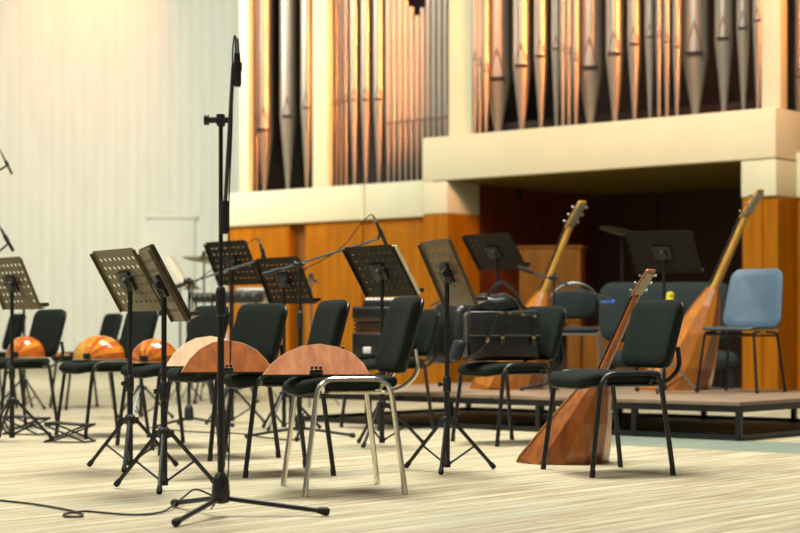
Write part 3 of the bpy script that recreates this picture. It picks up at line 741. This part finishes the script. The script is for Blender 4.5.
# ------------------------------------------------------------------ large balalaikas standing
def big_balalaika(label, base, wdir, Wb, Lb, Lt, Hb, head, wood, wood2, neckm, group):
    """stands on its base edge; base = point under the sound board's middle, wdir = horizontal width direction,
    head = target of the scroll end (world)"""
    root = empty('bass_balalaika', base); tag(root, label, 'string instrument', group)
    base = Vector(base); w_ = Vector((*wdir, 0)).normalized(); ax = (Vector(head)-base); Ltot = ax.length; ax.normalize()
    bk = Vector((w_.y, -w_.x, 0)).normalized()           # horizontal, towards the bowl
    nb = (bk - ax*bk.dot(ax)).normalized()
    def P(u, v, n): return w_*u + ax*v + nb*n
    n = 6
    def sec(f):      # cross section at body fraction f, its foot cut level with the ground
        g0 = max(0, f-.08)/.92; wd = Wb*(1-g0)**.85 + .09*g0; h = Hb*(1-f**1.8)*1.0+.06*f
        pts = []
        for j in range(n+1):
            u = -wd/2*math.cos(PI*j/n); q = h*math.sin(PI*j/n)**.85
            if j in (0, n): u *= 1.0
            p = P(u, Lb*f, q)
            if f < .001:          # drop base outline onto the ground along the axis
                p = P(u*.94 if 0 < j < n else u, 0, q); p -= ax*(p.z/ax.z); p.z = .004
            pts.append(p)
        return pts
    secs = [sec(0), sec(.08), sec(.3), sec(.6), sec(.85), sec(1.0)]
    bm = B(); g = [[bm.verts.new(p) for p in s_] for s_ in secs]
    for a, b in zip(g, g[1:]):
        for j in range(n):
            f = bm.faces.new((a[j], a[j+1], b[j+1], b[j])); f.material_index = j % 2
    bm.faces.new([bm.verts.new(v.co) for v in g[0]][::-1]); bm.faces.new([bm.verts.new(v.co) for v in g[-1]])
    obj('bowl', bm, [wood, wood2], root, 5)
    bm = B(); a = [bm.verts.new(s_[0]+(s_[0]-s_[-1]).normalized()*.006) for s_ in secs]; b = [bm.verts.new(s_[-1]+(s_[-1]-s_[0]).normalized()*.006) for s_ in secs[::-1]]
    bm.faces.new(a+b); ex = bmesh.ops.extrude_face_region(bm, geom=bm.faces[:]); bmesh.ops.translate(bm, verts=[v for v in ex['geom'] if isinstance(v, bmesh.types.BMVert)], vec=-nb*.012)
    sb = obj('soundboard', bm, M['edge'], root)
    bm = B(); tube(bm, [P(-Wb*.16, Lb*.28, -.02), P(Wb*.16, Lb*.28, -.02)], .012, 8); obj('bridge', bm, M['rosewood'], sb)
    Ln = Ltot-.16*(Ltot/1.1)
    bm = B(); sc = Ltot/1.1; tube(bm, [P(0, Lb*.93, .012), P(0, Lb+.03, .014*sc), P(0, (Lb+Ln)/2, .013*sc), P(0, Ln, .010*sc)], [.030*sc, .021*sc, .019*sc, .017*sc], 12, sx=1.0); nk = obj('neck', bm, neckm, root)
    rot = Matrix((( *w_, 0), (*ax, 0), (*nb, 0), (0, 0, 0, 1))).transposed()
    bm = B(); c = P(0, (Lb*.8+Ln)/2, -.010*sc); box(bm, c, (.042*sc, Ln-Lb*.8, .010*sc), rot); obj('fretboard', bm, M['rosewood'], nk)
    # headstock swept back, with scroll top and pegs
    tl = R(12); hx = (ax*math.cos(tl)+nb*math.sin(tl)).normalized(); hn = w_.cross(hx)
    rot2 = Matrix((( *w_, 0), (*hx, 0), (*hn, 0), (0, 0, 0, 1))).transposed()
    p0 = P(0, Ln, .0)
    bm = B(); box(bm, p0+hx*.075*sc, (.050*sc, .165*sc, .018*sc), rot2, .006*sc)
    hd = obj('headstock', bm, neckm, root)
    for i in range(3):
        c = p0+hx*(.03+.045*i)*sc
        for sg in ((1, -1)):
            bm = B(); e = c+w_*sg*.042*sc; tube(bm, [c+w_*sg*.03*sc, e], .004*sc, 8); tube(bm, [e, e+w_*sg*.006*sc, e+w_*sg*.010*sc], [.004*sc, .0065*sc, .004*sc], 10); obj('tuning_peg', bm, M['steel'], hd)
    bm = B(); box(bm, p0+hx*.075*sc+hn*.0+nb*.014*sc, (.045*sc, .13*sc, .006*sc), rot2); obj('peg_plate', bm, M['plate'], hd)
    for i in range(3):
        u = (-.011+.011*i)*sc
        bm = B(); tube(bm, [P(u*2, Lb*.28, -.034), P(u, Ln, -.018*sc)], .0012, 5); obj('string', bm, M['steel'], root)
    return root
GBB = 'large triangular instruments leaning upright'
d = 9.3
big_balalaika('rust-brown triangular bass instrument leaning behind the right-hand empty chair', (gx(560, d), d, 0), (.9, .43), .50, .5, 1.1, .22, (gx(649, 9.0), 9.0, gz(266, 9.0)), M['basswood'], M['basswood2'], M['brownwood'], GBB)
d = 13.35
big_balalaika('bright orange large triangular instrument standing beside the blue chair', (gx(668, d), d, RH), (.85, .53), .62, .82, 1.6, .28, (gx(757, 13.25), 13.25, gz(187, 13.25)), M['orangebass'], M['orangebass2'], M['neckwood'], GBB)
d = 13.5
big_balalaika('large instrument with yellow neck standing behind the leather bag', (gx(504, d), d, RH), (.85, .53), .60, .78, 1.5, .28, (gx(580, 13.4), 13.4, gz(199, 13.4)), M['orangebass'], M['orangebass2'], M['neckwood'], GBB)

# ------------------------------------------------------------------ leather bag, accordion, small things
rzb = PI+R(27)
ds = 10.78
root = empty('leather_bag', (gx(501, ds), ds, .492), R(10)); tag(root, 'bulky black leather bag with straps standing on the chair left of the platform', 'bag')
bm = B(); box(bm, (0, 0, .155), (.44, .21, .30), None, .035, 4)
for v in bm.verts:
    v.co.y *= 1-.25*max(0, v.co.z-.1)/.2; v.co.z += .012*math.sin(v.co.x*14)*(v.co.z > .2)
obj('body', bm, M['leather'], root, 60)
bm = B(); box(bm, (0, -.095, .225), (.43, .03, .15), Matrix.Rotation(R(-8), 4, 'X'), .012, 3); fp = obj('flap', bm, M['leather'], root, 60)
bm = B(); box(bm, (0, -.117, .155), (.43, .003, .003)); obj('piping', bm, M['steel'], fp)
for sx in (-.02, .17):
    bm = B(); box(bm, (sx, -.118, .18), (.026, .012, .16), None, .004); st = obj('strap', bm, M['leather'], root)
    bm = B(); box(bm, (sx, -.126, .145), (.022, .006, .016), None, .003); obj('buckle', bm, M['brass'], st)
bm = B(); tube(bm, [(-.15+.30*i/14, -.03, .28+.19*math.sin(PI*i/14)) for i in range(15)], .010, 8); obj('handle', bm, M['leather'], root)
bm = B(); tube(bm, [(-.10+.30*i/14, .04, .28+.10*math.sin(PI*i/14)) for i in range(15)], .009, 8); obj('handle', bm, M['leather'], root)
bm = B(); tube(bm, arc([(.19, -.13, .27), (.06, -.14, .285), (-.05, -.14, .295), (-.08, -.14, .20), (-.15, -.14, .06), (-.26, -.12, .012)], .04), .0075, 8)
st = obj('shoulder_strap', bm, M['leather'], root)
bm = B()
for i, p in enumerate(((.17, .272), (.10, .28), (.02, .29), (-.03, .292))): box(bm, (p[0], -.149, p[1]), (.018, .006, .016), None, .002)
box(bm, (-.115, -.149, .13), (.02, .006, .03), Matrix.Rotation(R(25), 4, 'Y'), .002); obj('strap_hardware', bm, M['brass'], st)
bm = B(); lathe(bm, [(0, 0), (.10, .005), (.12, .04), (.10, .085), (.05, .11), (0, .115)], (-.04, .02, .29), 20)
for v in bm.verts: v.co.x = -.04+(v.co.x+.04)*1.35; v.co.y *= .8; v.co.z += .008*math.sin(v.co.x*40)+.006*math.sin(v.co.y*50)
obj('top_flap', bm, M['leather'], root, 60)
bm = B(); box(bm, (-.285, -.02, .07), (.055, .16, .13), Matrix.Rotation(R(20), 4, 'Y'), .022, 3)
o = obj('folded_cloth', bm, M['navy'], None, 60); o.location = (gx(503, 10.75), 10.75, .487); o.rotation_euler = (0, 0, R(10)); tag(o, 'small dark navy folded cloth pouch at the left of the leather bag', 'pouch')

# button accordion on chair K
root = empty('button_accordion', (gx(384, 12.38), 12.38, .492), R(-24)); tag(root, 'black button accordion with white buttons standing on a chair by the platform', 'accordion')
bm = B(); box(bm, (0, 0, .085), (.40, .20, .17), None, .015, 3); obj('bass_body', bm, M['leather'], root)
bm = B()
for i in range(6): box(bm, (0, 0, .18+.014*i), (.385 if i % 2 else .36, .185 if i % 2 else .165, .013), None, .003, 1)
obj('bellows', bm, M['shell'], root)
bm = B(); box(bm, (0, 0, .305), (.40, .20, .09), None, .015, 3); tb = obj('treble_body', bm, M['leather'], root)
bm = B()
for i in range(9): box(bm, (-.16+.04*i, -.102, .305), (.022, .006, .06), Matrix.Rotation(R(15), 4, 'Y'), .002)
obj('grille', bm, M['blackmetal'], tb)
bm = B(); box(bm, (.05, -.03, .37), (.34, .11, .045), None, .008); kb = obj('keyboard', bm, M['shell'], root)
for j in range(3):
    for i in range(10):
        bm = B(); lathe(bm, [(.0125, 0), (.0125, .010), (.009, .016), (0, .017)], (-.095+.032*i+.010*(j % 2), -.065+.036*j, .392), 10); obj('button', bm, M['white'], kb)
bm = B(); box(bm, (-.08, -.104, .05), (.06, .006, .045), None, .003); obj('badge', bm, M['white'], root)

# gig bag hanging behind chair K's back
root = empty('gig_bag', (gx(434, 12.6), 12.6, .49), PI+R(30)); tag(root, 'black gig bag with zip hanging behind the accordion chair', 'bag')
bm = B(); pad(bm, .44, .40, .11, .09, .02, lambda c: (-.10-.22*c.x+c.z, c.y, .175+c.x)); obj('body', bm, M['leather'], root, 60)
bm = B(); tube(bm, [(-.172-.22*x, y, .175+x) for x, y in ((.16, -.15), (.19, 0), (.16, .14), (.0, .17))], .005, 6); obj('zip', bm, M['steel'], root)
bm = B(); tube(bm, arc([(-.05, -.19, .30), (-.12, -.21, .20), (-.10, -.20, .05), (-.04, -.18, -.03)], .06), .010, 6, sx=1.8); obj('strap', bm, M['navy'], root)
# it hangs by loops over the backrest
bm = B(); tube(bm, arc([(-.14, -.05, .36), (-.10, -.05, .405), (.0, -.05, .36)], .04), .006, 6); obj('hanging_loop', bm, M['leather'], root)

# folding footrests
def footrest(label, px, d, rz, w=.30):
    root = empty('folding_footrest', (gx(px, d), d, 0), rz); tag(root, label, 'footrest', 'folding footrests')
    bm = B(); box(bm, (0, 0, .113), (w, .16, .008), Matrix.Rotation(R(3), 4, 'Y'), .003)
    for x in (-w/2+.01, w/2-.01): box(bm, (x, 0, .107), (.012, .16, .016))
    obj('top_plate', bm, M['blackmetal'], root)
    for y in (-.075, .075):
        for s_ in (1, -1):
            bm = B(); tube(bm, [(-.13*s_, y+.006*s_, .008), (.12*s_, y+.006*s_, .103)], .006, 8); obj('leg', bm, M['blackmetal'], root)
    for s_ in (1, -1):
        bm = B(); tube(bm, [(-.13*s_, -.08, .008), (-.13*s_, .08, .008)], .006, 8); obj('floor_bar', bm, M['blackmetal'], root)
footrest('black folding footrest on the boards, nearer and right of the other', 70, 10.9, R(-14), .27)
footrest('black folding footrest at the foot of the left edge music stand', 27, 11.7, R(-20), .27)

# ------------------------------------------------------------------ percussion at the back
def cymbal_stand(label, px, d, zc, r, tx=0, ty=0):
    root = empty('cymbal_stand', (gx(px, d), d, 0)); tag(root, label, 'cymbal', 'percussion by the wood wall')
    bm = B(); tube(bm, [(0, 0, .12), (0, 0, zc+.06)], .011, 10); obj('pole', bm, M['steel'], root)
    for a in (30, 150, 270):
        bm = B(); tube(bm, [(.015*math.cos(R(a)), .015*math.sin(R(a)), .35), (.28*math.cos(R(a)), .28*math.sin(R(a)), .01)], .009, 8); obj('leg', bm, M['steel'], root)
    bm = B(); lathe(bm, [(0, .035), (.03, .03), (.06, .012), (r*.6, .004), (r, -.012), (r, -.014), (r*.6, .001), (.06, .009), (0, .02)], (0, 0, zc), 28, Matrix.Rotation(R(tx), 4, 'X') @ Matrix.Rotation(R(ty), 4, 'Y')); obj('cymbal', bm, M['brass'], root)
    bm = B(); lathe(bm, [(.02, 0), (.022, .03), (.010, .05), (0, .052)], (0, 0, zc+.03), 12); obj('wing_nut', bm, M['shell'], root)
    return root
d = 17.5
cymbal_stand('brass cymbal tilted on a thin stand against the white wall', 204, d, gz(259, d), .21, 8, 9)
cymbal_stand('lower brass cymbal beside the tilted one, behind the tall microphone pole', 233, d+.5, gz(279, d+.5), .20, 3, 2)
cymbal_stand('smallest low cymbal next to the black percussion box', 192, d-.6, gz(288, d-.6), .10, 2, 0)
cymbal_stand('pale cymbal right behind the black music stand between booms', 311, d-1.5, gz(281.5, d-1.5), .10, 2, 0)
# snare drum
root = empty('snare_drum', (gx(255, d), d, 0)); tag(root, 'chrome snare drum on its stand before the wood wall', 'drum')
zz = gz(289, d)
bm = B(); lathe(bm, [(.175, zz-.15), (.18, zz-.14), (.18, zz-.01), (.175, zz)], n=28); obj('shell', bm, M['chrome'], root)
bm = B(); lathe(bm, [(0, zz+.002), (.17, zz+.002), (.185, zz+.008), (.187, zz-.015), (.178, zz-.016)], n=28); obj('drum_head', bm, M['white'], root)
bm = B(); tube(bm, [(0, 0, .12), (0, 0, zz-.16)], .011, 8); obj('pole', bm, M['steel'], root)
for a in (30, 150, 270):
    bm = B(); tube(bm, [(0, 0, .3), (.25*math.cos(R(a)), .25*math.sin(R(a)), .01)], .009, 8); obj('leg', bm, M['steel'], root)
    bm = B(); tube(bm, [(0, 0, zz-.25), (.17*math.cos(R(a)), .17*math.sin(R(a)), zz-.155)], .009, 8); obj('arm', bm, M['steel'], root)
# black percussion cases
def xbox(name, px0, px1, py0, py1, d, dep, label, cat, m, legs=True):
    w_ = gx(px1, d)-gx(px0, d); z0, z1 = gz(py1, d), gz(py0, d)
    root = empty(name, (gx((px0+px1)/2, d), d, 0)); tag(root, label, cat)
    bm = B(); box(bm, (0, 0, (z0+z1)/2), (w_, dep, z1-z0), None, .02, 3); obj('body', bm, m, root)
    for i in range(4):
        bm = B(); lathe(bm, [(.02, 0), (.018, .012), (0, .014)], (-w_*.35+w_*.7*i/3, -dep/2-.001, (z0+z1)/2+.02), 10, Matrix.Rotation(PI/2, 4, 'X')); obj('knob', bm, M['steel'], root)
    for sx in (1, -1):
        bm = B(); tube(bm, [(sx*w_*.4, -dep*.3, .0), (-sx*w_*.4, dep*.0, z0+.02)], .012, 8); obj('leg', bm, M['blackmetal'], root)
        bm = B(); tube(bm, [(sx*w_*.4, -dep*.4, .012), (sx*w_*.4, dep*.4, .012)], .012, 8); obj('floor_bar', bm, M['blackmetal'], root)
    return root
xbox('electronic_keyboard', 193, 215, 293, 302.5, 16.6, .28, 'black electronic box on crossed legs below the small cymbal', 'keyboard', M['shell'])
xbox('percussion_table', 218, 262, 292, 303, 16.9, .4, 'black percussion table on crossed legs under the snare drum', 'table', M['shell'])
# pale tilted note stand
dd = 17.0
root = empty('note_stand', (gx(178, dd), dd, 0)); tag(root, 'pale wooden sheet stand leaning left of the cymbals', 'music stand')
bm = B(); box(bm, (0, 0, gz(271, dd)), (.05, .36, .30), Matrix.Rotation(R(-32), 4, 'Y')); obj('sheet_board', bm, M['paper'], root)
bm = B(); tube(bm, [(.02, 0, .1), (.02, 0, gz(272, dd))], .010, 8); obj('pole', bm, M['steel'], root)
for a in (30, 150, 270):
    bm = B(); tube(bm, [(.02, 0, .3), (.02+.22*math.cos(R(a)), .22*math.sin(R(a)), .01)], .008, 8); obj('leg', bm, M['blackmetal'], root)

# ------------------------------------------------------------------ inside / before the niche
# wooden cabinet with open knee hole
dd = 18.6
x0, x1 = gx(522, dd), gx(583, dd); zt2 = gz(249, dd)
root = empty('wooden_cabinet', ((x0+x1)/2, dd, 0), R(-12)); tag(root, 'plain orange-brown wooden cabinet with open middle inside the niche', 'cabinet')
W2 = x1-x0
bm = B(); box(bm, (0, 0, (zt2+.75)/2+.0), (W2, .45, zt2-.75), None, .006); obj('upper_case', bm, M['wood_cab'], root)
bm = B(); box(bm, (0, .0, zt2+.012), (W2+.04, .48, .025), None, .004); obj('top', bm, M['wood_cab'], root)
for sx, ww in ((-1, .22), (1, .14)):
    bm = B(); box(bm, (sx*(W2/2-ww/2), 0, .375), (ww, .43, .75), None, .004); obj('side_panel', bm, M['wood_cab'], root)
bm = B(); box(bm, (0, .2, .375), (W2-.3, .02, .75)); obj('back_panel', bm, M['wood_black'], root)
# second low wooden front to the right
dd = 17.3
root = empty('low_cabinet', (gx(618, dd), dd, 0), WROT+R(25)); tag(root, 'low brown wooden box behind the hoop-backed chair, inside the niche', 'cabinet')
bm = B(); box(bm, (0, 0, .36), (.62, .4, .70), None, .006); obj('body', bm, M['wood_cab'], root)
bm = B(); box(bm, (-.05, -.205, .36), (.012, .012, .66)); box(bm, (.12, -.205, .36), (.012, .012, .66)); obj('door_edge', bm, M['wood_black'], root)
# dark grey padded bench
dd = 15.6
x0, x1 = gx(600, dd), gx(733, dd)
root = empty('padded_bench', ((x0+x1)/2, dd, 0), R(-4)); tag(root, 'long dark grey padded bench behind the platform in front of the niche', 'bench')
W3 = x1-x0
bm = B(); pad(bm, .52, W3, .14, .12, .02, lambda c: (c.y, .05-c.z+.12*c.x, gz(312, dd)+c.x)); obj('backrest', bm, M['fabric_grey'], root)
bm = B(); pad(bm, W3*.98, .5, .14, .06, .02, lambda c: (c.x, c.y-.26, .43+c.z)); obj('seat', bm, M['fabric_grey'], root)
for sx in (1, -1):
    for y in (-.45, .05):
        bm = B(); box(bm, (sx*(W3/2-.08), y, .18), (.05, .05, .36)); obj('leg', bm, M['blackmetal'], root)
# small yellow cloth and blue cap resting on it
zt3 = gz(288, dd)
bm = B(); box(bm, (0, 0, -.05), (.10, .03, .20), Matrix.Rotation(R(6), 4, 'Y'), .01, 3); box(bm, (.01, -.012, .03), (.06, .03, .06), None, .012, 2)
o = obj('yellow_cloth', bm, M['yellow']); o.scale = (.6, 1, .6); o.location = (gx(671, 15.35), 15.42, gz(296, 15.4)); tag(o, 'small bright yellow cloth draped on the dark grey bench', 'cloth')
bm = B(); lathe(bm, [(0, 0), (.03, .005), (.035, .02), (.03, .04), (0, .045)], (0, 0, 0), 14, Matrix.Rotation(PI/2, 4, 'Y')); box(bm, (-.08, 0, 0), (.16, .03, .03), None, .01)
o = obj('blue_bottle', bm, M['bluecap']); o.scale = (.6, .6, .6); o.location = (gx(613, 15.3), 15.4, gz(302, 15.4)); tag(o, 'small bright blue bottle lying at the left end of the dark bench', 'bottle')
# brass gong like disc on a rod in the niche, thin hanging rod
dd = 19.0
root = empty('cymbal_stand', (gx(622, dd), dd, 0)); tag(root, 'dim tan cymbal on a stand deep inside the niche', 'cymbal')
zz = gz(231, dd)
bm = B(); tube(bm, [(0, 0, .1), (0, 0, zz)], .012, 8); obj('pole', bm, M['blackmetal'], root)
for a in (30, 150, 270):
    bm = B(); tube(bm, [(0, 0, .35), (.28*math.cos(R(a)), .28*math.sin(R(a)), .01)], .009, 8); obj('leg', bm, M['blackmetal'], root)
bm = B(); lathe(bm, [(0, .03), (.03, .028), (.06, .01), (.24, -.008), (.24, -.012), (.06, .006), (0, .02)], (0, 0, zz), 24, Matrix.Rotation(R(12), 4, 'X') @ Matrix.Rotation(R(12), 4, 'Y')); obj('cymbal', bm, M['brass'], root)
